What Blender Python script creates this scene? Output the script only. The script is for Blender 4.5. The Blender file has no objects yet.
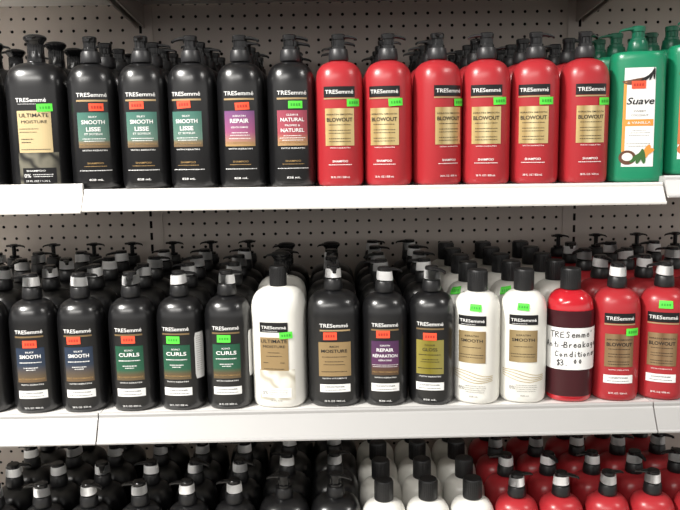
import bpy, bmesh, math, random
from mathutils import Vector, Matrix
random.seed(7)
scene = bpy.context.scene
col = scene.collection
sin, cos, pi, R = math.sin, math.cos, math.pi, math.radians
IN = .0254

# ------------------------------------------------------------------ camera
cam_d = bpy.data.cameras.new('camera'); cam = bpy.data.objects.new('camera', cam_d); col.objects.link(cam)
cam_d.sensor_width = 36.0; cam_d.lens = 768.678 / 680 * 36; cam_d.clip_start = .05; cam_d.clip_end = 50
yaw, pitch, roll = -.0110919, -.1519459, -.0170856
r0 = Vector((cos(yaw), sin(yaw), 0)); f0 = Vector((-sin(yaw)*cos(pitch), cos(yaw)*cos(pitch), sin(pitch))); u0 = r0.cross(f0)
rr = r0*cos(roll) + u0*sin(roll); uu = -r0*sin(roll) + u0*cos(roll)
M = Matrix.Identity(4)
for i in range(3): M[i][0], M[i][1], M[i][2] = rr[i], uu[i], -f0[i]
M.translation = Vector((-.0700489, -1.2051290, .2044913))
cam.matrix_world = M
scene.camera = cam

# ------------------------------------------------------------------ light and exposure
scene.view_settings.view_transform = 'Standard'; scene.view_settings.look = 'None'
scene.view_settings.gamma = 1; scene.view_settings.use_curve_mapping = False
scene.view_settings.exposure = 0.26
w = bpy.data.worlds.new('store_air'); scene.world = w; w.use_nodes = True
# store surround: bright horizon band added to light the back panels, dim elsewhere
wn = w.node_tree; wb = wn.nodes['Background']; wb.inputs[1].default_value = 1.0
wt = wn.nodes.new('ShaderNodeTexCoord'); wx = wn.nodes.new('ShaderNodeSeparateXYZ'); wr = wn.nodes.new('ShaderNodeValToRGB'); wm = wn.nodes.new('ShaderNodeMapRange')
wn.links.new(wt.outputs['Generated'], wx.inputs[0]); wn.links.new(wx.outputs['Z'], wm.inputs[0]); wm.inputs[1].default_value = -1; wm.inputs[2].default_value = 1
wn.links.new(wm.outputs[0], wr.inputs[0]); wn.links.new(wr.outputs[0], wb.inputs[0])
wr.color_ramp.elements[0].position = .485; wr.color_ramp.elements[0].color = (.12, .115, .11, 1)
wr.color_ramp.elements[1].position = .51; wr.color_ramp.elements[1].color = (.98, .95, .91, 1)
e = wr.color_ramp.elements.new(.58); e.color = (.95, .925, .89, 1)
e = wr.color_ramp.elements.new(.64); e.color = (.16, .155, .15, 1)
def lamp(name, loc, size, power, colr=(1, .97, .92)):
    d = bpy.data.lights.new(name, 'AREA'); d.shape = 'RECTANGLE'; d.size, d.size_y = size
    d.energy = power; d.color = colr
    o = bpy.data.objects.new(name, d); o.location = loc; col.objects.link(o); return o
lamp('ceiling_or_fill_lamp', (-1.55, -1.05, 1.65), (.16, .60), 125)
lamp('ceiling_or_fill_lamp', (1.75, -1.05, 1.85), (.12, .50), 26)
o = lamp('ceiling_or_fill_lamp', (-1.8, -3.9, 2.3), (3.0, .2), 85); o.rotation_euler = (R(25), 0, 0)  # unseen fill lamp added behind the camera to light fronts and back panel

# ------------------------------------------------------------------ materials
mats = {}
def mat(name, c, rough=.5, metal=0, spec=.5, coat=0, bump=None, grad=None, noise=None, trans=0):
    if name in mats: return mats[name]
    m = bpy.data.materials.new(name); m.use_nodes = True; nt = m.node_tree; b = nt.nodes['Principled BSDF']
    b.inputs['Base Color'].default_value = (*c, 1); b.inputs['Roughness'].default_value = rough
    b.inputs['Metallic'].default_value = metal; b.inputs['Specular IOR Level'].default_value = spec
    b.inputs['Coat Weight'].default_value = coat; b.inputs['Coat Roughness'].default_value = .20
    b.inputs['Transmission Weight'].default_value = trans
    if grad:      # printed colour change from top (c) to bottom, and optional sideways tint or painted sheen
        tc = nt.nodes.new('ShaderNodeTexCoord'); sx = nt.nodes.new('ShaderNodeSeparateXYZ'); cr = nt.nodes.new('ShaderNodeValToRGB')
        nt.links.new(tc.outputs['Generated'], sx.inputs[0]); nt.links.new(sx.outputs[grad[0]], cr.inputs[0])
        el = cr.color_ramp.elements
        while len(el) < len(grad[1]): el.new(.5)
        for e, (p, cc) in zip(el, grad[1]): e.position = p; e.color = (*cc, 1)
        nt.links.new(cr.outputs[0], b.inputs['Base Color'])
    if noise:     # small blotches of wear
        tc = nt.nodes.new('ShaderNodeTexCoord'); nz = nt.nodes.new('ShaderNodeTexNoise'); mx = nt.nodes.new('ShaderNodeMixRGB')
        nz.inputs['Scale'].default_value = noise[0]; nz.inputs['Detail'].default_value = 6
        nt.links.new(tc.outputs['Object'], nz.inputs['Vector']); nt.links.new(nz.outputs['Fac'], mx.inputs[0])
        mx.inputs[1].default_value = (*c, 1); mx.inputs[2].default_value = (*[x*noise[1] for x in c], 1)
        nt.links.new(mx.outputs[0], b.inputs['Base Color'])
    if bump:
        tc = nt.nodes.new('ShaderNodeTexCoord'); nz = nt.nodes.new('ShaderNodeTexNoise'); bp = nt.nodes.new('ShaderNodeBump')
        nz.inputs['Scale'].default_value = bump[0]; bp.inputs['Strength'].default_value = bump[1]; bp.inputs['Distance'].default_value = .001
        nt.links.new(tc.outputs['Object'], nz.inputs['Vector']); nt.links.new(nz.outputs['Fac'], bp.inputs['Height'])
        nt.links.new(bp.outputs[0], b.inputs['Normal'])
    mats[name] = m; return m
BLACK = mat('black_bottle_plastic', (.0060, .0060, .0068), .28, spec=.75)
REDM = mat('red_bottle_plastic', (.40, .024, .031), .32, spec=.5)
WHITEM = mat('white_bottle_plastic', (.80, .79, .74), .32)
GREENM = mat('green_bottle_plastic', (.010, .235, .115), .3)
DGREEN = mat('green_pump_plastic', (.006, .12, .065), .3)
CLEARR = mat('clear_red_plastic', (.50, .012, .022), .12, coat=.6)
MAROON = mat('maroon_film', (.045, .004, .008), .28)
PUMP = mat('black_pump_plastic', (.010, .010, .011), .22)
COLLAR = mat('charcoal_collar_plastic', (.024, .024, .026), .40)
BCOL = mat('black_collar_plastic', (.011, .011, .012), .36)
CAPM = mat('black_cap_plastic', (.012, .012, .013), .35)
TAPE = mat('white_tape', (.90, .90, .90), .6, bump=(120, .3))
PAPER = mat('white_paper', (.85, .85, .84), .7)
INK = mat('black_ink', (.008, .008, .009), .6)
WINK = mat('white_ink', (.85, .85, .84), .5)
GOLDINK = mat('gold_ink', (.42, .27, .11), .4, metal=.3)
GREYINK = mat('grey_ink', (.25, .24, .22), .5)
DSAND = mat('dim_gold_strip', (.26, .18, .09), .35, metal=.4)
SAND = mat('gold_strip', (.50, .36, .19), .35, metal=.4)
PLATE = mat('black_label_plate', (.006, .006, .007), .35)
STG = mat('green_price_sticker', (.10, .78, .06), .55)
STO = mat('orange_price_sticker', (.90, .09, .035), .55)
STGI = mat('green_sticker_print', (.04, .36, .03), .6)
STOI = mat('orange_sticker_print', (.45, .03, .015), .6)
G = lambda n, *st, **k: mat(n, st[-1][1], .38, grad=('Z', st), **k)
TEAL = G('teal_panel', (0, (.16, .10, .05)), (.16, (.20, .16, .10)), (.22, (.12, .21, .17)), (1, (.055, .17, .135)))
NAVY = G('navy_panel', (0, (.16, .10, .05)), (.18, (.11, .08, .05)), (.5, (.025, .04, .07)), (1, (.02, .035, .07)))
CURL = G('green_panel', (0, (.13, .09, .045)), (.16, (.11, .08, .04)), (.30, (.02, .10, .055)), (1, (.012, .085, .045)))
PURP = G('orchid_panel', (0, (.42, .27, .10)), (.18, (.40, .20, .16)), (.40, (.34, .09, .20)), (1, (.19, .075, .21)))
CORAL = G('coral_panel', (0, (.42, .27, .12)), (.18, (.42, .20, .12)), (.34, (.38, .07, .09)), (1, (.34, .06, .10)))
PLUM = G('plum_panel', (0, (.10, .06, .03)), (.18, (.10, .05, .03)), (.34, (.10, .028, .09)), (1, (.075, .025, .085)))
mats_gold = dict(metal=.55)
GOLD = mat('gold_panel', (.5, .38, .19), .34, metal=.4, grad=('X', ((0, (.66, .50, .22)), (.22, (.44, .30, .12)), (.48, (.88, .74, .42)), (.70, (.50, .36, .15)), (1, (.74, .58, .28)))))  # bright middle stripe paints a foil highlight into the colour
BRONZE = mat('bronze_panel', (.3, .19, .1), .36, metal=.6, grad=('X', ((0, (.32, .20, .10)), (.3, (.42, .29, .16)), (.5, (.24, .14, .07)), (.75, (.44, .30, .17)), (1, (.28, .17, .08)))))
TAN = mat('tan_panel', (.36, .25, .12), .4, metal=.3)
PALEGOLD = mat('pale_gold_panel', (.62, .49, .27), .42, metal=.3)
WTAN = mat('graded_gold_panel', (.4, .3, .15), .36, metal=.35, grad=('X', ((0, (.26, .18, .075)), (.45, (.52, .40, .21)), (1, (.30, .21, .10)))))  # darker towards both side edges
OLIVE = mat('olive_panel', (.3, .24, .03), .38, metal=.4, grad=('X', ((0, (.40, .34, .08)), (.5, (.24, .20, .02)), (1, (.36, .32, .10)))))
CREAM = mat('cream_silk_print', (.72, .68, .56), .4, noise=(45, .78))
GREYSILK = mat('grey_silk_print', (.10, .095, .08), .4, noise=(60, .25))
ORANGE = mat('orange_print', (.75, .30, .05), .5)
BROWN = mat('brown_print', (.12, .045, .02), .5)
LEAF = mat('leaf_print', (.04, .13, .03), .5)
RUST = mat('rust_print', (.55, .14, .04), .5)
PEG = mat('taupe_perforated_steel', (.60, .53, .48), .5, noise=(9, .9))
POST = mat('taupe_post_steel', (.56, .495, .45), .45)
DARK = mat('cavity_shade_backing', (.012, .011, .010), .8)  # near-black sheet behind the holes puts the cavity's shade into its colour
SHELF = mat('white_shelf_enamel', (.74, .725, .70), .32, bump=(25, .06), noise=(14, .94))
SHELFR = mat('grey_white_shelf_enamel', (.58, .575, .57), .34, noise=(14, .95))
CHAN = mat('dimmed_price_channel', (.43, .425, .42), .34, noise=(14, .95))  # grey paints the weaker light on the lower shelves' channels into the colour
BRK = mat('grey_bracket_steel', (.42, .38, .35), .45)

# ------------------------------------------------------------------ helpers
def mk(name, bm, m, parent=None, smooth=True, loc=(0, 0, 0)):
    me = bpy.data.meshes.new(name); bm.to_mesh(me); bm.free()
    me.materials.append(m)
    if smooth:
        for p in me.polygons: p.use_smooth = True
    return link(name, me, parent, loc)
def link(name, me, parent=None, loc=(0, 0, 0)):
    o = bpy.data.objects.new(name, me); col.objects.link(o); o.parent = parent; o.location = loc; return o
def tag(o, label, cat, group=None):
    o['label'] = label; o['category'] = cat
    if group: o['group'] = group
    return o
def box(bm, x0, x1, y0, y1, z0, z1):
    v = [bm.verts.new((x, y, z)) for x in (x0, x1) for y in (y0, y1) for z in (z0, z1)]
    for a in ((0, 1, 3, 2), (4, 6, 7, 5), (0, 4, 5, 1), (2, 3, 7, 6), (0, 2, 6, 4), (1, 5, 7, 3)): bm.faces.new([v[i] for i in a])
def lathe(bm, prof, seg=24, a=1, b=1, n=2, cx=0, cy=0):
    """rings of a superellipse a x b scaled by the profile's radius; n falls to 2 (round) for the neck"""
    rings = []
    for r, z in prof:
        if r <= 1e-6: rings.append([bm.verts.new((cx, cy, z))]); continue
        ring = []
        for k in range(seg):
            p = 2*pi*k/seg; x, y = surf(p, a, b, n); ring.append(bm.verts.new((cx + x*r, cy + y*r, z)))
        rings.append(ring)
    for A, B in zip(rings, rings[1:]):
        if len(A) == 1 and len(B) == 1: continue
        for k in range(seg):
            k2 = (k+1) % seg
            if len(A) == 1: bm.faces.new((A[0], B[k2], B[k]))
            elif len(B) == 1: bm.faces.new((A[k], A[k2], B[0]))
            else: bm.faces.new((A[k], A[k2], B[k2], B[k]))
    bmesh.ops.recalc_face_normals(bm, faces=bm.faces[:])
def surf(p, a, b, n=2.0):
    s, c = sin(p), cos(p)
    r = ((abs(s)/a)**n + (abs(c)/b)**n) ** (-1/n)
    return r*s, -r*c
class Form:
    """an outline turned round a bottle: profile radius factor by height"""
    def __init__(s, a, b, prof, n=2.8):
        s.a, s.b, s.prof, s.n = a, b, prof, n
        s.tab = [(0.0, 0.0)]; L = 0; px, py = surf(0, a, b, n)
        for i in range(1, 181):
            p = pi*i/180; x, y = surf(p, a, b, n); L += math.hypot(x-px, y-py); px, py = x, y; s.tab.append((L, p))
    def ang(s, u):
        q = abs(u); T = s.tab; i = min(179, int(q/T[-1][0]*180))
        while i > 0 and T[i][0] > q: i -= 1
        while i < 179 and T[i+1][0] < q: i += 1
        (l1, p1), (l2, p2) = T[i], T[i+1]; p = p1 + (p2-p1)*(q-l1)/(l2-l1)
        return p if u >= 0 else -p
    def k(s, z):
        P = s.prof
        for (r1, z1), (r2, z2) in zip(P, P[1:]):
            if z1 <= z <= z2 and z2 > z1: return r1 + (r2-r1)*(z-z1)/(z2-z1)
        return 1
    def at(s, u, z, off):
        p = s.ang(u); x, y = surf(p, s.a, s.b, s.n); k = s.k(z)
        h = math.hypot(x, y); return Vector((x*k + off*x/h, y*k + off*y/h, z))
    def mesh(s, name):
        bm = bmesh.new(); lathe(bm, s.prof, 48, s.a, s.b, s.n); me = bpy.data.meshes.new(name); bm.to_mesh(me); bm.free()
        for p in me.polygons: p.use_smooth = True
        return me
def patch(bm, F, u, z, wd, ht, off=.0006, tilt=0, corner=0):
    nx = max(2, int(wd/.0035)); nz = max(1, int(ht/.008)) if F.k(z) > .999 else 5
    ct, st = cos(tilt), sin(tilt); g = []
    for j in range(nz+1):
        row = []
        for i in range(nx+1):
            du, dz = (i/nx-.5)*wd, (j/nz-.5)*ht
            if corner:
                if j in (0, nz): du *= 1 - 2*corner/wd
            row.append(bm.verts.new(F.at(u + du*ct - dz*st, z + du*st + dz*ct, off)))
        g.append(row)
    for j in range(nz):
        for i in range(nx): bm.faces.new((g[j][i], g[j][i+1], g[j+1][i+1], g[j+1][i]))
tcache = {}
def text_geo(s, bold=0):
    key = (s, bold)
    if key not in tcache:
        c = bpy.data.curves.new('lettering_outline', 'FONT'); c.body = s; c.size = 1; c.align_x = 'CENTER'; c.resolution_u = 3; c.offset = bold
        o = bpy.data.objects.new('lettering_outline', c); col.objects.link(o)
        dg = bpy.context.evaluated_depsgraph_get(); me = bpy.data.meshes.new_from_object(o.evaluated_get(dg))
        V = [(v.co.x, v.co.y) for v in me.vertices]; P = [tuple(p.vertices) for p in me.polygons]
        xs = [v[0] for v in V] or [0, 1]
        tcache[key] = (V, P, min(xs), max(xs))
        bpy.data.objects.remove(o); bpy.data.curves.remove(c); bpy.data.meshes.remove(me)
    return tcache[key]
def write(bm, F, s, u, z, wd, ht, off=.0011, bold=.02, slant=0):
    """text wd wide, cap height ht, its baseline at z - ht/2"""
    V, P, x0, x1 = text_geo(s, round(bold*.55, 4)); cx = (x0+x1)/2; k = wd/(x1-x0); kz = ht/.70
    vs = [bm.verts.new(F.at(u + (x-cx)*k + slant*y*kz, z - ht/2 + y*kz, off)) for x, y in V]
    for p in P:
        try: bm.faces.new([vs[i] for i in p])
        except ValueError: pass
def bars(bm, F, u, z, wd, ht, off=.0011):      # a line of print too small to read: a run of tiny marks
    x = -wd/2
    while x < wd/2 - .0006:
        l = min(random.uniform(.0008, .0026), wd/2 - x); patch(bm, F, u + x + l/2, z, l, ht, off); x += l + .0007

# ------------------------------------------------------------------ shapes of the bottles
def body_prof(H, neck=.31):
    return [(0, .0012), (.78, 0), (.92, .0012), (.975, .005), (1, .012), (1, H-.040), (.989, H-.0305), (.955, H-.0220), (.893, H-.0145), (.80, H-.0086), (.67, H-.0042), (.52, H-.0014), (.42, H-.0003), (neck+.01, H+.001), (neck, H+.003), (neck, H+.007)]
HU, HM = .1965, .187
FU = Form(.0383, .0370, body_prof(HU), 2.35); FM = Form(.0385, .0370, body_prof(HM), 2.4)
FBU = Form(.0470, .044, body_prof(HU+.006, .28)); FBM = Form(.0448, .0425, body_prof(HM+.004, .28))
FBT = Form(.0448, .0425, body_prof(HM+.013, .28))
FG = Form(.0445, .036, [(0, .0012), (.80, 0), (.97, .002), (1.0, .008), (1.0, .02), (.985, .095), (.955, .175), (.945, .193), (.925, .2010), (.87, .2050), (.62, .2070), (.33, .2075), (.33, .2115)], 3.0)
ME = {}
for key, F in (('U', FU), ('M', FM), ('BU', FBU), ('BM', FBM), ('G', FG)): ME['body'+key] = F
def body(F, m, parent, name='body'):
    key = (id(F), m.name)
    if key not in ME:
        me = F.mesh('body'); me.materials.append(m); ME[key] = me
    return link(name, ME[key], parent)
def shared(key, name, build, m):
    if key not in ME:
        bm = bmesh.new(); build(bm); me = bpy.data.meshes.new(name); bm.to_mesh(me); bm.free(); me.materials.append(m)
        for p in me.polygons: p.use_smooth = True
        try: me.set_sharp_from_angle(angle=R(40))
        except Exception: pass
        ME[key] = me
    return ME[key]
def b_collar(bm):
    lathe(bm, [(0, 0), (.0155, 0), (.0161, .0012), (.0158, .008), (.0146, .0165), (.0138, .0178), (.010, .018), (0, .018)], 32)
def nozzle(bm, z, L=.030, w0=.0062, w1=.0032, back=.008, drop=.0035, h=.0045):
    secs = [(-back, w0*.8, h, 0), (0, w0, h+.001, 0), (L*.55, (w0+w1)/2, h, 0), (L*.9, w1, h*.8, -drop*.4), (L, w1*.9, h*.8, -drop)]
    rg = []
    for x, hw, hh, dz in secs:
        rg.append([bm.verts.new((x, hw*c, z + dz + hh*s)) for c, s in ((1, .25), (1, .8), (.6, 1), (-.6, 1), (-1, .8), (-1, .25), (-.6, 0), (.6, 0))])
    for A, B in zip(rg, rg[1:]):
        for k in range(8): bm.faces.new((A[k], A[(k+1) % 8], B[(k+1) % 8], B[k]))
    bm.faces.new(rg[0]); bm.faces.new(rg[-1][::-1]); bmesh.ops.recalc_face_normals(bm, faces=bm.faces[:])
def b_head(bm):     # locked down
    lathe(bm, [(0, 0), (.0118, 0), (.0118, .0045), (.0100, .0052), (.0086, .006), (.0086, .0140), (.0108, .0150), (.0112, .0215), (.0098, .0232), (0, .0236)], 24)
    for k in range(8):
        a = k*pi/4; box(bm, .0088*cos(a)-.0011, .0088*cos(a)+.0011, .0088*sin(a)-.0011, .0088*sin(a)+.0011, .005, .0145)
    nozzle(bm, .0168, w0=.0072)
def b_head_up(bm):  # sprung up on its stem
    lathe(bm, [(0, 0), (.0098, 0), (.0098, .0045), (.0050, .0052), (.0042, .006), (.0042, .022), (.0082, .0225), (.0090, .027), (.0070, .0285), (0, .029)], 24)
    nozzle(bm, .0232, L=.022, back=.014, h=.004)
def b_hat(bm):      # wide-brimmed pump of the large bottles
    lathe(bm, [(0, 0), (.0135, 0), (.0135, .010), (.0122, .013), (.0122, .027), (.0150, .0315), (.0178, .0345), (.0180, .0375), (.0150, .0405), (.009, .0422), (0, .0426)], 32)
    for k in range(20):
        a = k*pi/10; box(bm, .0122*cos(a)-.0006, .0122*cos(a)+.0006, .0122*sin(a)-.0006, .0122*sin(a)+.0006,   .001, .026)
    nozzle(bm, .0340, L=.028, w0=.009, w1=.005, back=.012)
def b_cap(bm, r=.0166, h=.0345):
    n = 32; prof = [(0, 0), (r, 0), (r*1.01, .001), (r*.97, h*.6), (r*.94, h-.0015), (r*.90, h), (r*.5, h+.0004), (0, h+.0004)]
    lathe(bm, prof, n)
    for k in range(n):
        a = 2*pi*(k+.5)/n; x, y = r*.975*cos(a), r*.975*sin(a); box(bm, x-.0005, x+.0005, y-.0005, y+.0005, .002, h-.003)
def b_tape(bm, r=.0118, h=.0145, seed=0):
    rnd = random.Random(seed); n = 26; g = []
    for k in range(n+1):
        p = -2.7 + 5.4*k/n; rad = r + (.0007*sin(3*p+seed)) + (.0035 if k == n else 0); sk = .0012*sin(p+seed)
        g.append([bm.verts.new((rad*f*sin(p), -rad*f*cos(p), z0 + sk)) for z0, f in ((0, 1.05), (h*.5, 1.02), (h, .96))])
    for a_, b_ in zip(g, g[1:]):
        for j in range(2): bm.faces.new((a_[j], b_[j], b_[j+1], a_[j+1]))
    geo = bmesh.ops.solidify(bm, geom=bm.faces[:], thickness=.0003)
TAPES = 5

def bottle(name, X, Y, Z, F, m, top='pump', turn=0, head=0, tape=False, label='', cat='bottle', group=None, pm=None, seed=0):
    """an Empty at the base; turn rotates the printed front, head is the pump's heading (0 = to the right, in world)"""
    t = bpy.data.objects.new(name, None); col.objects.link(t); t.empty_display_size = .03
    if label and Y < .07 and top != 'none' and Z > ZLO + .01: turn -= math.atan2(X+.07, 1.27)*.9
    if Z == ZUP and abs(X) < .47: Z -= X*math.tan(TU)
    t.location = (X, Y, Z); t.rotation_euler = (0, 0, turn); tag(t, label, cat, group)
    body(F, m, t); H = F.prof[-1][1]; rz = head - turn; P = pm or PUMP
    if top in ('pump', 'up'):
        link('collar', shared('collar'+P.name+name, 'collar', b_collar, (COLLAR if name[0] == 's' else BCOL) if P is PUMP else P), t, (0, 0, H-.005))
        h = link('pump_head', shared(top+P.name, 'pump_head', b_head if top == 'pump' else b_head_up, P), t, (0, 0, H+.0128)); h.rotation_euler = (0, 0, rz)
        tz = H + .0150
    elif top == 'hat':
        h = link('pump_head', shared('hat', 'pump_head', b_hat, P), t, (0, 0, H-.004)); h.rotation_euler = (0, 0, rz); tz = H+.006
    elif top == 'cap':
        link('cap', shared('cap', 'cap', b_cap, CAPM), t, (0, 0, H-.006)); tz = H
    elif top == 'bigcap':
        link('cap', shared('bigcap', 'cap', lambda bm: b_cap(bm, .0142, .033), CAPM), t, (0, 0, H-.006)); tz = H
    if tape:
        s = seed % TAPES
        o = link('paper_band', shared('tape%d%s' % (s, top == 'hat'), 'paper_band', lambda bm: b_tape(bm, .0195 if top == 'hat' else .0131, .0150, s), TAPE), t, (0, 0, tz))
        o.rotation_euler = (0, 0, -turn + random.uniform(-.5, .5)); o['label'] = 'white paper band wrapped round the pump'
    return t

# ------------------------------------------------------------------ printed fronts
def part(t, name, m, fn, label=None):
    bm = bmesh.new(); fn(bm); o = mk(name, bm, m, t, smooth=False)
    if label: o['label'] = label
    return o
def sticker(t, F, du, z, colr, wd=.0215, ht=.0125, tilt=0, clip=None):
    m, mi, nm = (STG, STGI, 'green price sticker') if colr == 'g' else (STO, STOI, 'orange price sticker')
    s = part(t, 'price_sticker', m, lambda bm: patch(bm, F, du, z, wd, ht, .0017, tilt), nm)
    part(s, 'price_print', mi, lambda bm: [patch(bm, F, du + k*.0040 - .006, z + tilt*(k*.004-.006), .0026, .0042, .0020, tilt) for k in range(4)])
def brand(t, F, z, plate=False, wd=.048, ht=.0062, two=True):
    if plate:
        part(t, 'brand_plate', PLATE, lambda bm: patch(bm, F, 0, z, wd+.006, .0165, .0007), 'black brand plate')
    part(t, 'brand_lettering', WINK, lambda bm: (write(bm, F, 'TRESemmé', 0, z, wd, ht, .0012, .018), two and bars(bm, F, -.006, z-.0062, wd*.6, .0007)), 'white brand lettering')
def black_front(t, F, z, panel, lines, pname, gold_low=True, box_label=False, big=None, small='828 mL', wdp=None, lm=None):
    """z: dict of heights brand, strip, ptop, pbot, under, kind, vol"""
    wdp = wdp or (.0455 if box_label else .0480)
    brand(t, F, z['brand'], two=False, wd=wdp-.002)
    part(t, 'gold_strip', DSAND if box_label else SAND, lambda bm: patch(bm, F, 0, z['strip'], wdp, .0028, .0007))
    part(t, 'label_panel', panel, lambda bm: patch(bm, F, 0, (z['ptop']+z['pbot'])/2, wdp, z['ptop']-z['pbot'], .0008), pname)
    part(t, 'panel_lettering', lm or WINK, lambda bm: [write(bm, F, s, 0, z['ptop'] - dz, wd*wdp/.05, ht, .0013, bd) for s, dz, wd, ht, bd in lines if s] + [bars(bm, F, 0, z['ptop']-dz, wd, ht, .0013) for s, dz, wd, ht, bd in lines if not s])
    if gold_low:
        part(t, 'care_line', GOLDINK if panel is not GOLD else INK, lambda bm: write(bm, F, 'PRO PERFORMANCE', 0, z['pbot']+.0055, wdp*.9, .0026, .0013, .01))
    part(t, 'small_print', WINK, lambda bm: write(bm, F, 'WITH KERATIN', 0, z['under'], wdp*.78, .0022, .0012, .015))
    part(t, 'volume_print', WINK, lambda bm: write(bm, F, small, 0, z['vol'], .021 if len(small) < 8 else .030, .0030, .0012, .025))
    if box_label:
        part(t, 'kind_label', PAPER, lambda bm: patch(bm, F, .0, z['kind'], wdp+.001, .0135, .0009), 'white label strip')
        part(t, 'kind_lettering', INK, lambda bm: (write(bm, F, 'CONDITIONER', 0, z['kind']+.0025, .032, .0024, .0013, .01), bars(bm, F, 0, z['kind']-.003, .036, .0009, .0013)))
    else:
        part(t, 'kind_lettering', GOLDINK, lambda bm: (write(bm, F, 'SHAMPOO', 0, z['kind']+.001, .024, .0028, .0012, .02), bars(bm, F, 0, z['kind']-.0038, .034, .0011)))
        part(t, 'fine_line', WINK, lambda bm: bars(bm, F, 0, z['kind']-.0105, .050, .0012))
ZU = dict(brand=.1475, strip=.1385, ptop=.1205, pbot=.0655, under=.0615, kind=.0405, vol=.0155)
ZM = dict(brand=.1395, strip=.1310, ptop=.1125, pbot=.0545, under=.0505, kind=.0335, vol=.0105)
TEALL = [('SILKY', .007, .013, .0028, .02), ('SMOOTH', .0150, .036, .0060, .03), ('LISSE', .0260, .022, .0062, .045), ('ET SOYEUX', .0335, .028, .0030, .02), ('', .0410, .034, .0012, 0), ('', .0445, .030, .0010, 0)]

def red_front(t, F, z, panel, cond=False):
    brand(t, F, z['brand']+.0005, plate=True, wd=.044, ht=.0060, two=False)
    part(t, 'gold_strip', SAND, lambda bm: patch(bm, F, 0, z['brand']-.0098, .050, .0022, .0007))
    part(t, 'label_panel', panel, lambda bm: patch(bm, F, 0, (z['ptop']+z['pbot'])/2, .046, z['ptop']-z['pbot'], .0008), 'gold metallic label panel' if panel is GOLD else 'bronze metallic label panel')
    part(t, 'panel_lettering', INK, lambda bm: [write(bm, F, 'KERATIN SMOOTH', 0, z['ptop']-.0095, .040, .0024, .0013, .012), write(bm, F, 'BLOWOUT', 0, z['ptop']-.0175, .040, .0058, .0013, .03)] + [bars(bm, F, 0, z['ptop']-d, .034, .0010, .0013) for d in (.0255, .0340, .0385, .0470, .0515)])
    part(t, 'small_print', WINK, lambda bm: write(bm, F, 'WITH KERATIN', 0, z['under']-.0005, .032, .0018, .0012, .01))
    part(t, 'volume_print', WINK, lambda bm: write(bm, F, '28 FL OZ / 828 mL', 0, z['vol']-.0005, .030, .0028, .0012, .015))
    if cond:
        part(t, 'kind_label', PAPER, lambda bm: patch(bm, F, 0, z['kind'], .047, .0140, .0009), 'white label strip')
        part(t, 'kind_lettering', INK, lambda bm: (write(bm, F, 'CONDITIONER', 0, z['kind']+.0025, .030, .0024, .0013, .01), bars(bm, F, 0, z['kind']-.003, .034, .0009, .0013)))
    else:
        part(t, 'kind_lettering', WINK, lambda bm: (write(bm, F, 'SHAMPOO', 0, z['kind']-.0005, .024, .0034, .0012, .03), bars(bm, F, 0, z['kind']-.0060, .036, .0012)))

# ------------------------------------------------------------------ the gondola: back, posts, shelves
ZB = dict(up=.1262, mid=-.2405, low=-.6085, top=.4815)
YB = .45
def perforated(bm, x0, x1, z0, z1, fx, fz, rad):
    """steel sheet of inch cells, each with a round hole; fx, fz = centres of the first hole column and row"""
    nx = int(round((x1-x0)/IN)); nz = int(round((z1-z0)/IN)); vc = {}
    def V(x, z):
        k = (round(x, 5), round(z, 5))
        if k not in vc: vc[k] = bm.verts.new((x, YB, z))
        return vc[k]
    for i in range(nx):
        for j in range(nz):
            cx, cz = x0 + (i+.5)*IN, z0 + (j+.5)*IN; h = IN/2
            O = [V(cx+h*a, cz+h*b) for a, b in ((1, 0), (1, 1), (0, 1), (-1, 1), (-1, 0), (-1, -1), (0, -1), (1, -1))]
            I_ = [bm.verts.new((cx + rad*cos(k*pi/4), YB, cz + rad*sin(k*pi/4))) for k in range(8)]
            D_ = [bm.verts.new((v.co.x, YB+.0012, v.co.z)) for v in I_]
            for k in range(8):
                k2 = (k+1) % 8; bm.faces.new((O[k], O[k2], I_[k2], I_[k])); bm.faces.new((I_[k], I_[k2], D_[k2], D_[k]))
zlo, zhi = -25*IN - IN/2, 20*IN + IN/2
for n, cx in ((1, -36), (2, 0), (3, 36)):
    bm = bmesh.new(); x0, x1 = (cx-17)*IN, (cx+17)*IN
    perforated(bm, x0, x1, zlo, zhi, 0, 0, .0034)
    # folded edges of the panel towards the posts
    box(bm, x0-.0008, x0, YB, YB+.012, zlo, zhi); box(bm, x1, x1+.0008, YB, YB+.012, zlo, zhi)
    bmesh.ops.recalc_face_normals(bm, faces=bm.faces[:])
    o = mk('wall_back_panel', bm, PEG, smooth=False); o.name = 'wall_back_%d' % n; o['kind'] = 'structure'
bm = bmesh.new(); box(bm, -54*IN, 54*IN, YB+.030, YB+.034, zlo-.1, zhi+.3)
mk('wall_rear', bm, DARK, smooth=False)['kind'] = 'structure'
bm = bmesh.new(); box(bm, -54*IN, 54*IN, YB-.001, YB+.012, zhi+.0005, zhi+.25)
mk('trim_1', bm, PEG, smooth=False)['kind'] = 'structure'
bm = bmesh.new(); box(bm, -3, 3, -4, 1.2, -.86, -.84)
mk('floor', bm, mat('store_floor_tile', (.42, .40, .36), .35, noise=(4, .85)), smooth=False)['kind'] = 'structure'
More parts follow.
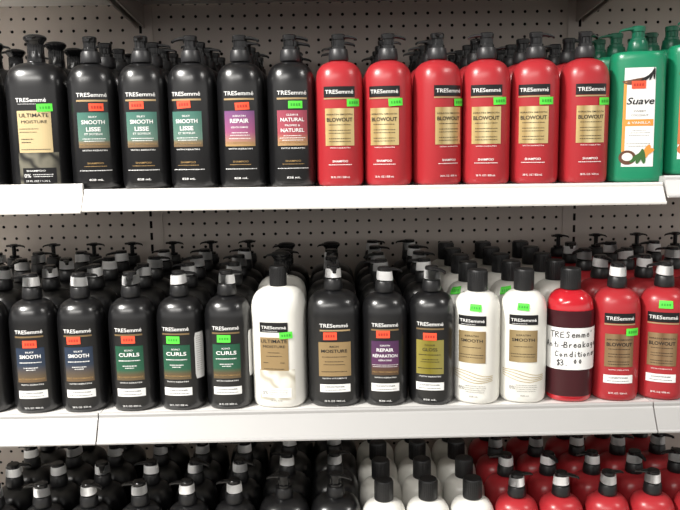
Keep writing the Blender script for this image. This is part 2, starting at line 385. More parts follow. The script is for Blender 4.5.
def post(cx, side):
    bm = bmesh.new(); hw = .0238; sw, sh = .0028, .0078; z0 = zlo
    y0 = YB - .004
    for j in range(46):
        cz = zlo + (j+.5)*IN
        a, b = cz - IN/2, cz + IN/2
        for (xa, xb, za, zb) in ((cx-hw, cx-sw, a, b), (cx+sw, cx+hw, a, b), (cx-sw, cx+sw, a, cz-sh), (cx-sw, cx+sw, cz+sh, b)):
            v = [bm.verts.new(p) for p in ((xa, y0, za), (xb, y0, za), (xb, y0, zb), (xa, y0, zb))]; bm.faces.new(v)
    bmesh.ops.remove_doubles(bm, verts=bm.verts[:], dist=1e-6)
    top = zlo + 46*IN
    box(bm, cx-hw-.001, cx-hw, y0, YB+.030, zlo, top); box(bm, cx+hw, cx+hw+.001, y0, YB+.030, zlo, top)
    o = mk('slotted_upright', bm, POST, smooth=False)
    tag(o, 'slotted steel upright post between back panels, %s' % side, 'post', 'shelf uprights')
post(-18*IN, 'left of the photo'); post(18*IN, 'right of the photo')

TU = .0050     # the upper shelf of the middle bay hangs a little lower on its right
def shelf(name, x0, x1, z, m, label, lift=0, y_in=0, drop=.038, out=-.010, y_back=YB-.006, braces=True, lipm=None):
    t = bpy.data.objects.new('store_shelf', None); col.objects.link(t); t.location = (0, 0, z); tag(t, label, 'shelf')
    bm = bmesh.new(); box(bm, x0, x1, .014+y_in, y_back, -.0225, 0); mk('deck', bm, m, t, smooth=False)
    # price channel: rounded top rim, face leaning out to a curled lower edge
    L = lift
    D, O = drop, out
    prof = [(.0150, 0), (.0150, .0005+L), (.0125, .0018+L), (.0092, .0016+L), (.0078, -.0010+L), (.0082, -.0048+L*.5), (.0062, -.0060), (.0058, -.0066), (O+.0034, -D+.0058), (O+.0014, -D+.0052), (O, -D+.0034), (O+.0004, -D+.0008), (O+.0028, -D), (O+.006, -D+.001), (.0085, -.0105), (.0130, -.0060)]
    bm = bmesh.new(); A = [bm.verts.new((x0+.0004, y+y_in, zz)) for y, zz in prof]; B = [bm.verts.new((x1-.0004, y+y_in, zz)) for y, zz in prof]
    for k in range(len(prof)):
        k2 = (k+1) % len(prof); bm.faces.new((A[k], A[k2], B[k2], B[k]))
    bm.faces.new(A[::-1]); bm.faces.new(B); bmesh.ops.recalc_face_normals(bm, faces=bm.faces[:])
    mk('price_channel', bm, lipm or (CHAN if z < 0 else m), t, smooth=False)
    if braces:
        for x in (x0+.004, x1-.004):
            if abs(x) > .6: continue
            bm = bmesh.new(); pts = [(y_back, -.023), (.03, -.023), (.03, -.030), (.34, -.048), (y_back, -.050), (y_back, -.023)][:5]
            P = [[bm.verts.new((x+dx, y, zz)) for y, zz in pts] for dx in (-.0018, .0018)]
            for k in range(5): bm.faces.new((P[0][k], P[0][(k+1) % 5], P[1][(k+1) % 5], P[1][k]))
            bm.faces.new(P[0]); bm.faces.new(P[1][::-1]); bmesh.ops.recalc_face_normals(bm, faces=bm.faces[:])
            mk('bracket', bm, BRK, t, smooth=False)
    return t
XL, XM0, XM1, XR = -1.37, -.4572, .4572, 1.37
for key, nm in (('up', 'upper'), ('mid', 'middle'), ('low', 'lowest')):
    up = key == 'up'; kw = dict(drop=.0322, out=-.010) if up else dict(drop=.0425, out=-.0145)
    shelf('s', XL, XM0-.0015, ZB[key], SHELF, '%s white steel shelf of the left bay, under the leftmost bottles' % nm, lift=.0115 if up else .002, **kw)
    shelf('s', XM0, XM1, ZB[key], SHELF, '%s long white steel shelf of the middle bay' % nm, lift=0 if up else .0015, **kw).rotation_euler = (0, TU if up else 0, 0)
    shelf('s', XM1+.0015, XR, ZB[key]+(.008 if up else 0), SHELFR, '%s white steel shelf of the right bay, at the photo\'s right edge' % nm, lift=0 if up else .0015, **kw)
def topshelf(x0, x1, label):
    t = bpy.data.objects.new('store_shelf', None); col.objects.link(t); t.location = (0, 0, ZB['top']+.0225); tag(t, label, 'shelf')
    bm = bmesh.new(); box(bm, x0, x1, .02, YB-.006, -.0225, 0); mk('deck', bm, SHELF, t, smooth=False)
    bm = bmesh.new(); box(bm, x0, x1, .0, .02, -.036, 0); mk('price_channel', bm, SHELF, t, smooth=False)
    for x in (x0+.006, x1-.006):
        if abs(x) > .6: continue
        bm = bmesh.new(); pts = [(YB-.006, -.0228), (.05, -.0228), (.05, -.030), (YB-.030, -.066), (YB-.006, -.070)]
        P = [[bm.verts.new((x+dx, y, zz)) for y, zz in pts] for dx in (-.002, .002)]
        for k in range(5): bm.faces.new((P[0][k], P[0][(k+1) % 5], P[1][(k+1) % 5], P[1][k]))
        bm.faces.new(P[0]); bm.faces.new(P[1][::-1]); bmesh.ops.recalc_face_normals(bm, faces=bm.faces[:]); mk('bracket', bm, BRK, t, smooth=False)
topshelf(XL, XM0-.001, 'underside of the topmost shelf of the left bay, cut by the photo\'s top edge')
topshelf(XM0+.001, XM1-.001, 'underside of the topmost shelf of the middle bay, above the red bottles')
topshelf(XM1+.001, XR, 'underside of the topmost shelf of the right bay, above the green bottles')

# ------------------------------------------------------------------ bottles
Y1, DY = .0575, .0845
ROWS = ['front', 'second', 'third', 'fourth', 'fifth']
j = lambda a: random.uniform(-a, a)
def rear(X, Z, F, m, who, shelfname, kind, colour, rows=(1, 2, 3, 4), tops=None, tape=False, xs=None, name='shampoo_bottle', pm=None, st=None, fifth_up=True):
    for k in rows:
        top = tops or 'pump'
        if top == 'pump' and k == 4 and fifth_up: top = 'up'
        x = X + (xs[k-1] if xs else 0) + j(.0007)
        hd = random.choice([0, .5, -.5, pi, pi+.5, pi-.5, -1.2, -1.8, .2, pi-.2])
        if top == 'up': hd = random.choice([.1, pi-.1, 0])
        lab = '%s %s bottle %s from front, behind %s, %s shelf' % (colour, kind, ROWS[k], who, shelfname)
        t = bottle(name, x, Y1 + DY*k + j(.001), Z, F, m, top, j(.3), hd, tape and top != 'up', lab, group='%s bottles behind the front row, %s shelf' % (colour, shelfname), pm=pm, seed=random.randrange(99))
        if st and k in st: sticker(t, F, st[k], F.prof[-1][1]-.019, 'g', tilt=.15)
ZUP, ZMI, ZLO = ZB['up']+.0005, ZB['mid']+.0004, ZB['low']+.0004
a_ = lambda dx, w=24: math.asin(max(-.95, min(.95, dx/w)))

# upper shelf ------------------------------------------------------
S = 'upper'
def silk(bm, F, z0, z1, w_, n=9, seed=1):
    rnd = random.Random(seed)
    for k in range(n):
        z = z0 + (z1-z0)*k/(n-1); pts = []
        for i in range(19):
            u = -w_/2 + w_*i/18; zz = z + .006*sin(u*95 + k*.9) * (1 if k % 2 else -.7); zz = min(z1, max(z0, zz)); pts.append((u, zz))
        for (u1, za), (u2, zb) in zip(pts, pts[1:]):
            v = [bm.verts.new(F.at(u, z_, .0011)) for u, z_ in ((u1, za), (u2, zb), (u2, zb+.0009), (u1, za+.0009))]; bm.faces.new(v)
def silkmat(name, c0, c1):
    m = mat(name, c0, .4); nt = m.node_tree; wv = nt.nodes.new('ShaderNodeTexWave'); tc = nt.nodes.new('ShaderNodeTexCoord'); cr = nt.nodes.new('ShaderNodeValToRGB')
    wv.wave_type = 'BANDS'; wv.bands_direction = 'DIAGONAL'; wv.inputs['Scale'].default_value = 16; wv.inputs['Distortion'].default_value = 7; wv.inputs['Detail'].default_value = 1; wv.inputs['Detail Scale'].default_value = 2
    nt.links.new(tc.outputs['Object'], wv.inputs['Vector']); nt.links.new(wv.outputs['Fac'], cr.inputs[0])
    cr.color_ramp.elements[0].color = (*c0, 1); cr.color_ramp.elements[1].color = (*c1, 1); nt.links.new(cr.outputs[0], nt.nodes['Principled BSDF'].inputs['Base Color']); return m
SILKG = silkmat('grey_folded_silk', (.02, .019, .016), (.16, .15, .115)); SILKC = silkmat('cream_folded_silk', (.50, .46, .37), (.80, .78, .70))
# the two wide ones of the left bay
t = bottle('shampoo_bottle', -.642, .066, ZUP, FBU, BLACK, 'hat', 0, -.2, label='wide black bottle cut off by the left edge of the photo, upper shelf')
t = bottle('shampoo_bottle', -.5370, .066, ZUP, FBU, BLACK, 'hat', a_(-9, 34), -1.55, label='wide black pump bottle with a pale gold panel and green sticker, upper shelf')
F = FBU; TL = -.010
brand(t, F, .1435, wd=.046, two=True)
part(t, 'label_panel', PALEGOLD, lambda bm: patch(bm, F, .003, .0945, .051, .065, .0008), 'pale gold label panel')
part(t, 'panel_lettering', INK, lambda bm: (write(bm, F, 'ULTIMATE', .003, .1200, .044, .0058, .0013, .01), write(bm, F, 'MOISTURE', .003, .1100, .038, .0045, .0013, 0), bars(bm, F, -.005, .099, .030, .0009, .0013), bars(bm, F, -.007, .094, .026, .0009, .0013), bars(bm, F, -.009, .083, .018, .0012, .0013), bars(bm, F, -.011, .078, .014, .0012, .0013), bars(bm, F, .003, .067, .044, .0010, .0013)))
part(t, 'silk_print', SILKG, lambda bm: patch(bm, F, .006, .037, .062, .050, .0006), 'grey folded silk picture')
part(t, 'info_plate', PLATE, lambda bm: patch(bm, F, .006, .026, .050, .024, .0013), 'black information plate')
part(t, 'info_lettering', WINK, lambda bm: (write(bm, F, 'SHAMPOO', .001, .0335, .028, .0024, .0018, .02), write(bm, F, '0%', -.012, .026, .010, .0055, .0018, .01), bars(bm, F, .011, .0275, .030, .0010, .0018), bars(bm, F, .011, .0245, .028, .0010, .0018), write(bm, F, '39 FL OZ / 1.15 L', .003, .0175, .036, .0026, .0018, .015)))
sticker(t, F, .020, .1315, 'g', .023, .0120, .03)
for X, who in ((-.642, 'the cut-off bottle at the left edge'), (-.5402, 'the wide gold-panel black bottle')):
    for k in (1, 2, 3):
        bottle('shampoo_bottle', X + (.003 if X > -.6 else -.002), .066 + .0945*k, ZUP, FBU, BLACK, 'hat', 0, random.choice([pi, .2, -2.6]), label='wide black bottle, %s from front behind %s, upper shelf' % (ROWS[k], who), group='wide black bottles behind the front row, upper shelf')

UP = [  # X, dx of the print, panel, lines, name of panel, sticker, short name, heading of the pump
    (-.4478, -1, TEAL, TEALL, 'teal label panel', ('o', .006, .1265, .0), 'the leftmost teal-panel bottle', -1.4),
    (-.3670, -3, TEAL, TEALL, 'teal label panel', ('o', -.006, .1285, .02), 'the middle teal-panel bottle', -1.6),
    (-.2884, -7, TEAL, TEALL, 'teal label panel', ('o', -.003, .1290, .06), 'the rightmost teal-panel bottle', 2.9),
    (-.2106, -2.5, PURP, [('KERATIN', .008, .020, .0026, .02), ('REPAIR', .0155, .030, .0062, .04), ('KERATIN DAMAGE', .0255, .027, .0028, .02), ('', .034, .024, .0013, 0), ('', .038, .030, .0010, 0), ('', .043, .034, .0010, 0)], 'orchid pink label panel', ('o', .005, .1255, .05), 'the orchid-panel bottle', .25),
    (-.1308, 1, CORAL, [('CLEAN &', .007, .019, .0028, .02), ('NATURAL', .0145, .038, .0055, .035), ('PROPRE &', .0235, .024, .0028, .02), ('NATUREL', .0310, .038, .0055, .035), ('', .0395, .028, .0010, 0), ('', .0430, .040, .0010, 0), ('', .0465, .032, .0010, 0)], 'coral label panel', ('g', .005, .1270, .0), 'the coral-panel bottle', .35)]
desc = ['leftmost of three black pump bottles with teal panel and orange sticker, upper shelf', 'middle of three black pump bottles with teal panel and orange sticker, upper shelf',
        'rightmost of three black pump bottles with teal panel, print turned left, upper shelf', 'black pump bottle with orchid pink repair panel and orange sticker, upper shelf',
        'black pump bottle with coral panel and green sticker, upper shelf']
for (X, dx, pan, ln, pn, st, who, hd), d in zip(UP, desc):
    t = bottle('shampoo_bottle', X, Y1, ZUP, FU, BLACK, 'pump', a_(dx), hd, label=d, group='black pump bottles in the front row, upper shelf')
    black_front(t, FU, ZU, pan, ln, pn)
    sticker(t, FU, st[1], st[2]+.0020, st[0], ht=.0115, tilt=st[3])
    rear(X, ZUP, FU, BLACK, who, S, 'pump', 'black', fifth_up=False)
ordn = ['first', 'second', 'third', 'fourth', 'fifth', 'sixth']
UR = [(-.0530, 0, (.022, .1290, .02), .1), (.0260, -4.5, (.018, .1290, .06), .3), (.1049, 12, (.019, .128, .03), -1.5), (.1843, 0, (.021, .1290, .04), pi-.15), (.2634, -1.5, (.019, .1285, .02), .1), (.3425, 7.5, (.022, .1270, .03), .6)]
for n, (X, dx, st, hd) in enumerate(UR):
    t = bottle('shampoo_bottle', X, Y1, ZUP, FU, REDM, 'pump', a_(dx), hd, label='%s red pump bottle from the left with gold panel and green sticker, upper shelf' % ordn[n], group='red pump bottles in the front row, upper shelf')
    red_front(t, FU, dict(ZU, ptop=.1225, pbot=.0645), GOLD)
    sticker(t, FU, st[0], st[1]+.0020, 'g', ht=.0115, tilt=st[2])
    rear(X, ZUP, FU, REDM, 'the %s front red bottle' % ordn[n], S, 'pump', 'red', fifth_up=False)

# green bottles
def green(X, Z, turn, label, st=True, second=False, Y=.062, printed=True, hd=pi):
    t = bottle('conditioner_bottle', X, Y, Z, FG, GREENM, 'pump', turn, hd, label=label, pm=DGREEN, group='green pump bottles, upper shelf')
    if not printed: return t
    F = FG; w_ = .048
    part(t, 'front_label', PAPER, lambda bm: patch(bm, F, .001, .1030, w_, .155, .0006), 'white fruit-decorated front label')
    part(t, 'orange_border', ORANGE if not second else RUST, lambda bm: patch(bm, F, -w_/2+.003, .104, .0045, .110, .0010))
    part(t, 'name_lettering', INK, lambda bm: write(bm, F, 'Suave', .002, .1290, .041, .0105, .0012, .03, slant=.30))
    part(t, 'scent_lettering', GREYINK, lambda bm: (write(bm, F, 'SWEET' if not second else 'ALMOND', .002, .1130, .019, .0032, .0012, .01), write(bm, F, 'COCONUT' if not second else '+ SHEA', .002, .1065, .026, .0032, .0012, .01))); part(t, 'care_text', GREYINK, lambda bm: (bars(bm, F, .002, .0830, .022, .0008), bars(bm, F, .002, .0790, .034, .0008), bars(bm, F, .002, .0750, .030, .0008), bars(bm, F, .002, .0620, .036, .0010), bars(bm, F, .002, .0580, .030, .0010)))
    part(t, 'kind_band', ORANGE if not second else BROWN, lambda bm: patch(bm, F, .0015, .0950, w_-.005, .0105, .0010), 'orange band' if not second else 'brown band')
    part(t, 'kind_lettering', WINK, lambda bm: write(bm, F, '& VANILLA', .0015, .0950, .034, .0040, .0015, .01))
    def blob(bm, u, z, ru, rz, a0=0, a1=2*pi, rot=0, off=.0013):
        c = bm.verts.new(F.at(u, z, off)); pr = None
        for k in range(19):
            a = a0 + (a1-a0)*k/18; du, dz = ru*cos(a), rz*sin(a); v = bm.verts.new(F.at(u+du*cos(rot)-dz*sin(rot), z+du*sin(rot)+dz*cos(rot), off))
            if pr: bm.faces.new((c, pr, v))
            pr = v
    if not second:
        part(t, 'coconut_shell_print', BROWN, lambda bm: blob(bm, -.014, .0400, .013, .0115))
        part(t, 'coconut_rim_print', BROWN, lambda bm: blob(bm, -.008, .1630, .018, .0085, pi, 2*pi, .15))
        part(t, 'palm_leaf_print', INK, lambda bm: [blob(bm, .010+.004*k, .165+.002*k, .0095, .0017, rot=.5+.35*k, off=.0016) for k in range(4)])
        part(t, 'leaf_print', LEAF, lambda bm: [blob(bm, -.001+.005*k, .040+.001*k, .012, .0036, rot=.7+.5*k, off=.0016) for k in range(3)])
        part(t, 'vanilla_flower_print', ORANGE, lambda bm: [blob(bm, .014, .049, .012, .0046, rot=.3+.9*k, off=.0015) for k in range(2)])
        part(t, 'coconut_flesh_print', mat('flesh_print', (.80, .76, .70), .5), lambda bm: (blob(bm, -.014, .0410, .008, .0065, off=.0017),))
    else:
        part(t, 'almond_print', RUST, lambda bm: (blob(bm, -.014, .163, .010, .012), blob(bm, -.010, .044, .014, .010, rot=.5)))
        part(t, 'leaf_print', LEAF, lambda bm: (blob(bm, -.020, .1645, .008, .003, rot=.8, off=.0016),))
    if st: sticker(t, F, -.001, .1540, 'o', .021, .0120, .0)
    return t
green(.4290, ZUP, .10, 'green pump bottle with white coconut label and orange sticker, upper shelf')
green(.5230, ZUP+.0084, .06, 'green pump bottle with white label cut by the right edge, upper shelf', False, True)
for k in range(1, 4):
    green(.425, .0+ZUP, 0, 'green pump bottle, %s from front behind the coconut-label bottle, upper shelf' % ROWS[k], printed=False, Y=.062+DY*k, hd=random.choice([.4, pi]))
    green(.5200, ZUP+.0084, 0, 'green pump bottle, %s from front behind the green bottle at the right edge' % ROWS[k], printed=False, Y=.062+DY*k, hd=[.3, pi, 0][k-1])

# middle shelf ------------------------------------------------------
S = 'middle'
SM = lambda a, b: [(a, .007, .015, .0026, .025), (b, .0145, .036, .0058, .04), ('', .0245, .034, .0016, 0), ('', .0335, .022, .0014, 0), ('', .0370, .014, .0014, 0)]
MI = [
    (-.5701, -6, NAVY, SM('SILKY', 'SMOOTH'), 'navy label panel', ('o', .001, .1190), 'the leftmost navy-panel bottle', 'leftmost black pump bottle with navy panel and orange sticker, middle shelf'),
    (-.4907, -5, NAVY, SM('SILKY', 'SMOOTH'), 'navy label panel', ('o', -.006, .1240), 'the right-hand navy-panel bottle', 'second black pump bottle with navy panel and orange sticker, middle shelf'),
    (-.4060, -5, CURL, SM('BOUNCY', 'CURLS'), 'green label panel', ('o', .0, .1235), 'the orange-stickered green-panel one', 'black pump bottle with green panel and orange sticker, middle shelf'),
    (-.3253, -6, CURL, SM('BOUNCY', 'CURLS'), 'green label panel', ('g', -.004, .1215), 'the middle green-panel one', 'middle green-panel black pump bottle with green sticker, wide white side label'),
    (-.2460, -3, CURL, SM('BOUNCY', 'CURLS'), 'green label panel', ('g', -.003, .1220), 'the right-hand green-panel one', 'green-panel black pump bottle with green sticker, beside the white bottle, middle shelf')]
for X, dx, pan, ln, pn, st, who, d in MI:
    t = bottle('conditioner_bottle', X, Y1, ZMI, FM, BLACK, 'pump', a_(dx), random.choice([.3, -1.3, pi]), True, d, group='black pump bottles in the front row, middle shelf', seed=random.randrange(9))
    black_front(t, FM, ZM, pan, ln, pn, box_label=True, small='28 FL OZ / 828 mL')
    sticker(t, FM, st[1], st[2], st[0], tilt=j(.03))
    if X == -.3253: part(t, 'side_label', PAPER, lambda bm: patch(bm, FM, .0415, .092, .022, .078, .0009, corner=.002), 'white side label'); part(t, 'side_print', GREYINK, lambda bm: [bars(bm, FM, .0395, .125-.0036*k, .012, .0006, .0013) for k in range(17)])
    if X == -.2460: part(t, 'side_label', PAPER, lambda bm: patch(bm, FM, .0490, .092, .018, .078, .0009, corner=.002), 'white side label')
    rear(X, ZMI, FM, BLACK, who, S, 'pump', 'black', tape=True, name='conditioner_bottle', xs=[.001, .002, .003, .003])
bottle('conditioner_bottle', -.6530, Y1, ZMI, FM, BLACK, 'pump', 0, 0, True, 'black pump bottle at the left edge of the photo, middle shelf')
rear(-.6520, ZMI, FM, BLACK, 'the one at the left edge', S, 'pump', 'black', tape=True, name='conditioner_bottle')
rear(-.7340, ZMI, FM, BLACK, 'the column past the left edge', S, 'pump', 'black', rows=(3, 4), tape=True, name='conditioner_bottle')

# wide white and wide black
F = FBT
t = bottle('conditioner_bottle', -.1605, .0645, ZMI, F, WHITEM, 'bigcap', a_(-6, 26), 0, label='wide white bottle with black ribbed cap and tan panel, middle shelf')
brand(t, F, .1385, plate=True, wd=.041, ht=.0050)
part(t, 'label_panel', TAN, lambda bm: patch(bm, F, 0, .0935, .047, .056, .0008), 'tan label panel')
part(t, 'panel_lettering', INK, lambda bm: (write(bm, F, 'ULTIMATE', 0, .1155, .043, .0056, .0013, .01), write(bm, F, 'MOISTURE', 0, .1065, .036, .0042, .0013, 0), bars(bm, F, 0, .096, .020, .0010, .0013), bars(bm, F, 0, .090, .026, .0009, .0013), bars(bm, F, -.014, .079, .008, .0010, .0013), bars(bm, F, .014, .079, .008, .0010, .0013), bars(bm, F, 0, .0685, .034, .0010, .0013)))
part(t, 'silk_print', SILKC, lambda bm: patch(bm, F, .004, .041, .060, .052, .0006), 'cream folded silk picture')
part(t, 'info_label', PAPER, lambda bm: patch(bm, F, .002, .0275, .050, .0165, .0013), 'white information label')
part(t, 'info_lettering', GREYINK, lambda bm: (write(bm, F, '0%', -.016, .0275, .010, .0060, .0018, 0), bars(bm, F, .006, .0315, .030, .0009, .0018), bars(bm, F, .006, .0280, .032, .0009, .0018), bars(bm, F, .006, .0245, .028, .0009, .0018), write(bm, F, '39 FL OZ', .002, .0145, .020, .0026, .0018, .01)))
sticker(t, F, .020, .1255, 'g', .021, .0110, .06)
for k in (1, 2, 3):
    bottle('conditioner_bottle', -.1608, .0645+.091*k, ZMI, FBT if k < 2 else FBM, WHITEM if k < 2 else BLACK, 'hat', 0, [pi-.2, .2, pi][k-1], label='wide %s bottle, brimmed pump, %s from front behind the wide white bottle' % ('white' if k < 2 else 'black', ROWS[k]))
F = FBM
t = bottle('conditioner_bottle', -.0680, .0645, ZMI, F, BLACK, 'pump', a_(-.5, 26), -1.5, True, 'wide black bottle with tan panel and orange sticker, middle shelf', seed=2)
brand(t, F, .1400, wd=.046, two=False)
part(t, 'gold_strip', SAND, lambda bm: patch(bm, F, .002, .1315, .050, .0026, .0007))
part(t, 'label_panel', TAN, lambda bm: patch(bm, F, .001, .0830, .053, .058, .0008), 'tan label panel')
part(t, 'panel_lettering', INK, lambda bm: (write(bm, F, 'RICH', 0, .1045, .014, .0030, .0013, .03), write(bm, F, 'MOISTURE', 0, .0970, .042, .0052, .0013, .02), bars(bm, F, 0, .087, .040, .0010, .0013), bars(bm, F, 0, .079, .030, .0009, .0013), bars(bm, F, 0, .074, .034, .0009, .0013), bars(bm, F, 0, .062, .042, .0010, .0013)))
part(t, 'small_print', WINK, lambda bm: write(bm, F, 'WITH VITAMIN E', 0, .0505, .040, .0022, .0012, .01))
part(t, 'volume_print', WINK, lambda bm: write(bm, F, '28 FL OZ / 828 mL', 0, .0115, .034, .0030, .0012, .02))
part(t, 'kind_label', PAPER, lambda bm: patch(bm, F, .001, .0335, .050, .0135, .0009), 'white label strip')
part(t, 'kind_lettering', INK, lambda bm: (write(bm, F, 'CONDITIONER', 0, .036, .032, .0024, .0013, .01), bars(bm, F, 0, .0305, .036, .0009, .0013)))
sticker(t, F, -.006, .1225, 'o', .0215, .0130, .0)
for k in (1, 2, 3):
    bottle('conditioner_bottle', -.0703, .0645+.091*k, ZMI, FBM, BLACK, 'pump' if k < 3 else 'hat', 0, [-1.4, -1.8, pi-.2][k-1], k < 3, 'wide black bottle, %s from front behind the wide tan-panel black bottle, middle shelf' % ROWS[k], seed=k)

for X, dx, pan, ln, pn, st, who, d, lm, hd in (
    (.0173, 0, PLUM, [('KERATIN', .0075, .017, .0026, .02), ('REPAIR', .0150, .030, .0055, .04), ('RÉPARATION', .0250, .044, .0050, .035), ('KÉRATINE', .0325, .023, .0026, .02), ('', .0405, .042, .0008, 0), ('', .0435, .040, .0008, 0)], 'plum label panel', ('o', -.003, .1240), 'the plum-panel bottle', 'black pump bottle with plum repair panel and orange sticker, middle shelf', WINK, .05),
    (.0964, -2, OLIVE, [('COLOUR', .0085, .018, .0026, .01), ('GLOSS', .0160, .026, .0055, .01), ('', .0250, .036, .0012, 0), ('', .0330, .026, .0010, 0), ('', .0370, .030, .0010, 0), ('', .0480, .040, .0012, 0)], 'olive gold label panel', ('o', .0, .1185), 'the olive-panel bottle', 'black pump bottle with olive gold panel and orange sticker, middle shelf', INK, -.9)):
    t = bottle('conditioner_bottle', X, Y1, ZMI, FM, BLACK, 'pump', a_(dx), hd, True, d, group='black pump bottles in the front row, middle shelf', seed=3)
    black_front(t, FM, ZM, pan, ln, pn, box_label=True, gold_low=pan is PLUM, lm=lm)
    sticker(t, FM, st[1], st[2], st[0])
    rear(X, ZMI, FM, BLACK, who, S, 'pump', 'black', tape=True, name='conditioner_bottle', xs=[-.0022, -.0022, -.0022, -.0022] if X > .05 else [-.001]*4, fifth_up=False)

def white_front(t, F):
    z = ZM
    brand(t, F, .1430, plate=True, wd=.041, ht=.0050)
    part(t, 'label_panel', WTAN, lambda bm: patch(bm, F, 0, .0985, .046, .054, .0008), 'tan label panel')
    part(t, 'panel_lettering', INK, lambda bm: (write(bm, F, 'KERATIN', 0, .1175, .022, .0030, .0013, 0), write(bm, F, 'SMOOTH', 0, .1095, .036, .0052, .0013, .01), bars(bm, F, 0, .098, .030, .0010, .0013), bars(bm, F, 0, .0855, .040, .0009, .0013), bars(bm, F, 0, .081, .038, .0009, .0013)))
    def waves(bm):
        for k in range(4):
            pr = None
            for i in range(21):
                u = -.036 + .072*i/20; z_ = .057 - .0042*k - .006*(i/20)**.6 + .0030*sin(i*.28+k*.5)
                cur = [F.at(u, z_, .0009), F.at(u, z_+.0009, .0009)]
                if pr: bm.faces.new([bm.verts.new(c) for c in (pr[0], cur[0], cur[1], pr[1])])
                pr = cur
    part(t, 'gold_wave_print', mat('gold_wave_print', (.50, .38, .17), .4, metal=.3), waves, 'thin gold wavy lines')
    part(t, 'info_lettering', GREYINK, lambda bm: (write(bm, F, '0%', -.017, .0275, .010, .0060, .0010, 0), bars(bm, F, .006, .0320, .034, .0009), bars(bm, F, .006, .0285, .036, .0009), bars(bm, F, .006, .0250, .034, .0009), bars(bm, F, .006, .0215, .030, .0009), write(bm, F, '828 mL', .004, .0140, .014, .0026, .0010, .01)))
for n, (X, dx, who, d, st, xs) in enumerate((
    (.1735, -6, 'the left white bottle', 'left-hand white bottle with black cap and tan panel, turned slightly left, middle shelf', (.006, .165), [-.0018]*4),
    (.2515, 0, 'the right white bottle', 'right-hand white bottle with black cap and tan panel, next to the handwritten sign, middle shelf', (-.001, .165), [-.0022]*4))):
    t = bottle('conditioner_bottle', X, Y1, ZMI, FM, WHITEM, 'cap', a_(dx), 0, label=d, group='white capped bottles in the front row, middle shelf')
    white_front(t, FM)
    sticker(t, FM, st[0], st[1], 'g', .019, .0115, -.05)
    rear(X, ZMI, FM, WHITEM, who, S, 'capped', 'white', tops='cap', name='conditioner_bottle', xs=xs, st={1: -.022 if n else -.026})
# clear red bottle with the handwritten sign
t = bottle('conditioner_bottle', .3300, Y1, ZMI, FM, CLEARR, 'cap', .13, 0, label='glossy clear red bottle wearing a handwritten white paper sign, middle shelf')
part(t, 'film_wrap', MAROON, lambda bm: patch(bm, FM, 0, .0835, .120, .145, .0006), 'dark maroon wrap')
s = part(t, 'paper_sign', PAPER, lambda bm: patch(bm, FM, 0, .0925, .098, .071, .0014), 'white paper sign with black handwriting')
GL = {'T': [[(0, 1), (.9, 1)], [(.45, 1), (.4, 0)]], 'R': [[(0, 0), (.05, .9), (.5, .95), (.6, .7), (.1, .5), (.7, 0)]], 'E': [[(.6, .95), (.05, .9), (.0, .5), (.5, .5)], [(0, .5), (.0, .02), (.65, .05)]],
 'S': [[(.6, .9), (.3, 1), (.1, .8), (.5, .45), (.4, .05), (0, .1)]], 'e': [[(.05, .3), (.5, .35), (.4, .6), (.1, .5), (.05, .15), (.3, 0), (.55, .15)]], 'm': [[(0, 0), (0, .5), (.25, .5), (.3, 0)], [(.3, .4), (.5, .5), (.6, .4), (.62, 0)]],
 'A': [[(0, 0), (.35, 1), (.7, 0)], [(.1, .35), (.6, .4)]], 'n': [[(0, 0), (0, .55)], [(0, .4), (.3, .55), (.42, .4), (.45, 0)]], 't': [[(.2, .95), (.2, .1), (.45, .05)], [(0, .6), (.45, .65)]], 'i': [[(.1, .5), (.1, 0)], [(.1, .75), (.13, .82)]],
 '-': [[(.1, .35), (.6, .38)]], 'B': [[(0, 0), (.05, 1), (.5, .95), (.5, .65), (.05, .52), (.6, .4), (.55, .05), (0, 0)]], 'r': [[(0, .55), (.05, 0)], [(.03, .35), (.3, .55), (.45, .5)]], 'a': [[(.5, .5), (.2, .55), (0, .25), (.2, 0), (.45, .2), (.5, .5), (.52, .0)]],
 'k': [[(0, 1), (0, 0)], [(.45, .6), (.02, .28), (.5, 0)]], 'g': [[(.45, .5), (.15, .55), (.0, .3), (.2, .08), (.45, .25), (.45, .5), (.42, -.3), (.1, -.35)]], 'C': [[(.65, .85), (.3, 1), (0, .5), (.2, .05), (.65, .1)]], 'o': [[(.25, .55), (0, .3), (.2, 0), (.5, .25), (.25, .55)]],
 'd': [[(.5, 1), (.5, 0)], [(.5, .4), (.2, .55), (0, .25), (.25, 0), (.5, .15)]], '$': [[(.6, .8), (.2, .9), (.05, .7), (.55, .4), (.4, .08), (0, .15)], [(.32, 1.1), (.28, -.15)]], '3': [[(0, .9), (.3, 1.02), (.55, .85), (.5, .65), (.18, .55)], [(.18, .55), (.55, .42), (.6, .2), (.35, 0), (0, .08)]], '.': [[(.1, 0), (.16, .04)]],
 '0': [[(.25, 1), (0, .5), (.25, 0), (.5, .5), (.25, 1)]], '=': [[(0, .0), (1.6, .05)]], ' ': [], "'": [[(.3, 1), (.15, .75)]]}
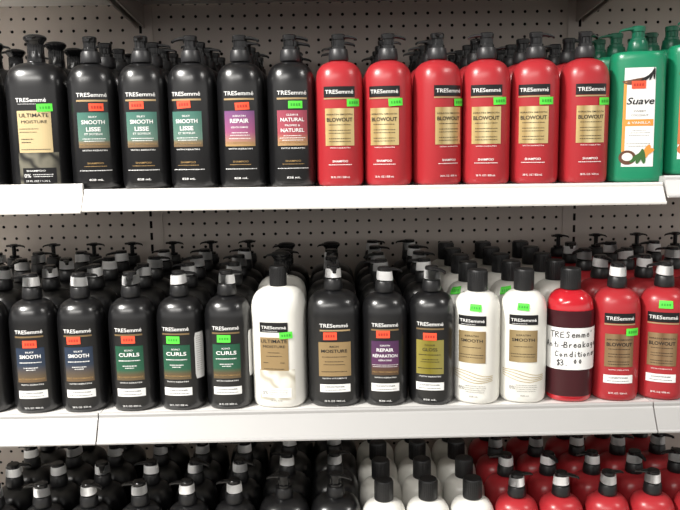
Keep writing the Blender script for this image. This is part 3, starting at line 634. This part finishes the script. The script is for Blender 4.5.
def scrawl(bm, txt, u, z, hgt, adv, slope=.03):
    x = u
    for ch in txt:
        for st in GL.get(ch, []):
            for p, q in zip(st, st[1:]):
                ax, az, bx_, bz = x + p[0]*hgt*.85, z + p[1]*hgt, x + q[0]*hgt*.85, z + q[1]*hgt
                az += slope*(ax-u); bz += slope*(bx_-u); d = Vector((bx_-ax, bz-az)); L = d.length or 1e-6; nrm = Vector((-d.y, d.x))/L*.00062; e = d/L*.0003
                pts = ((ax-e.x+nrm.x, az-e.y+nrm.y), (ax-e.x-nrm.x, az-e.y-nrm.y), (bx_+e.x-nrm.x, bz+e.y-nrm.y), (bx_+e.x+nrm.x, bz+e.y+nrm.y))
                bm.faces.new([bm.verts.new(FM.at(a, b, .0019)) for a, b in pts])
        x += adv*(.62 if ch in "it-' $." else (.8 if ch in 'rek' else 1))
part(s, 'handwriting', INK, lambda bm: (scrawl(bm, "TRESemme'", -.036, .1110, .0100, .0086), scrawl(bm, 'Anti-Breakage', -.045, .0940, .0095, .0082), scrawl(bm, 'Conditioner', -.027, .0790, .0090, .0076, .02), scrawl(bm, '$3.', -.024, .0640, .0095, .0085), scrawl(bm, '00', .003, .0680, .0068, .0078)), 'black marker handwriting')
rear(.3300, ZMI, FM, WHITEM, 'the handwritten sign', S, 'capped', 'white', tops='cap', name='conditioner_bottle', xs=[-.0022]*4)
for X, dx, st, who, d in ((.4085, 4, (.020, .1195), 'the one beside the handwritten sign', 'red pump bottle with bronze panel, right of the handwritten sign, middle shelf'), (.4880, 0, (.003, .1640), 'the rightmost front one', 'red pump bottle with green sticker above its brand plate, right edge, middle shelf')):
    t = bottle('conditioner_bottle', X, Y1, ZMI, FM, REDM, 'pump', a_(dx), .9 if dx else pi, True, d, group='red pump bottles in the front row, middle shelf', seed=4)
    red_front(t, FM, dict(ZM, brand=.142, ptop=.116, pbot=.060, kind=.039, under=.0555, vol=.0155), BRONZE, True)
    sticker(t, FM, st[0], st[1], 'g')
    rear(X, ZMI, FM, REDM, who, S, 'pump', 'red', tape=True, name='conditioner_bottle')
rear(.5745, ZMI, FM, REDM, 'the one cut by the right edge', S, 'pump', 'red', tape=True, name='conditioner_bottle', rows=(1, 2, 3, 4))
rear(.6560, ZMI, FM, REDM, 'the second column past the right edge', S, 'pump', 'red', tape=True, name='conditioner_bottle', rows=(3, 4))

# lowest shelf ------------------------------------------------------
S = 'lowest'
LOW = [(-.6625, FM, 'b'), (-.5806, FM, 'b'), (-.5000, FM, 'b'), (-.4110, FM, 'b'), (-.3290, FM, 'b'), (-.2470, FM, 'b'), (-.1610, FBM, 'B'), (-.0710, FBM, 'B'), (.0130, FM, 'w'), (.0905, FM, 'w'), (.1680, FM, 'w'), (.2455, FM, 'r'), (.3240, FM, 'r'), (.4055, FM, 'r'), (.4850, FM, 'r'), (.5640, FM, 'r')]
pos = {'b': ['first', 'second', 'third', 'fourth', 'fifth', 'sixth'], 'B': ['left-hand', 'right-hand'], 'w': ['left', 'middle', 'right'], 'r': ['first', 'second', 'third', 'fourth', 'fifth']}
cnt = {}
for X, F, c in LOW:
    i = cnt.get(c, 0); cnt[c] = i+1; p = pos[c][i]
    m, top, tp, nm = {'b': (BLACK, 'pump', True, 'black pump bottle'), 'B': (BLACK, 'pump', False, 'wide black bottle'), 'w': (WHITEM, 'cap', False, 'white bottle with black cap'), 'r': (REDM, 'pump', True, 'red pump bottle')}[c]
    dy, xb = (.091 if c == 'B' else DY), {'b': .0, 'B': 0, 'w': 0, 'r': 0}[c]
    for k in range(4):
        if k == 3 and c not in 'w': tp2 = True
        where = 'front' if k == 0 else '%s from front' % ROWS[k]
        bottle('conditioner_bottle', X + xb*k + j(.0006), (Y1 if c != 'B' else .0645) + dy*k, ZLO, F, m, top, j(.4), random.choice([.3, -.4, pi, pi-.4, -1.3]), (tp or (c == 'B' and k > 0)), '%s, %s of the %s column, lowest shelf' % (nm, where, {'b': p, 'B': p + ' wide', 'w': p + ' white-bottle', 'r': p + ' red-bottle'}[c]), group='%ss on the lowest shelf' % nm.replace('bottle with black cap', 'capped bottle'), seed=random.randrange(50))
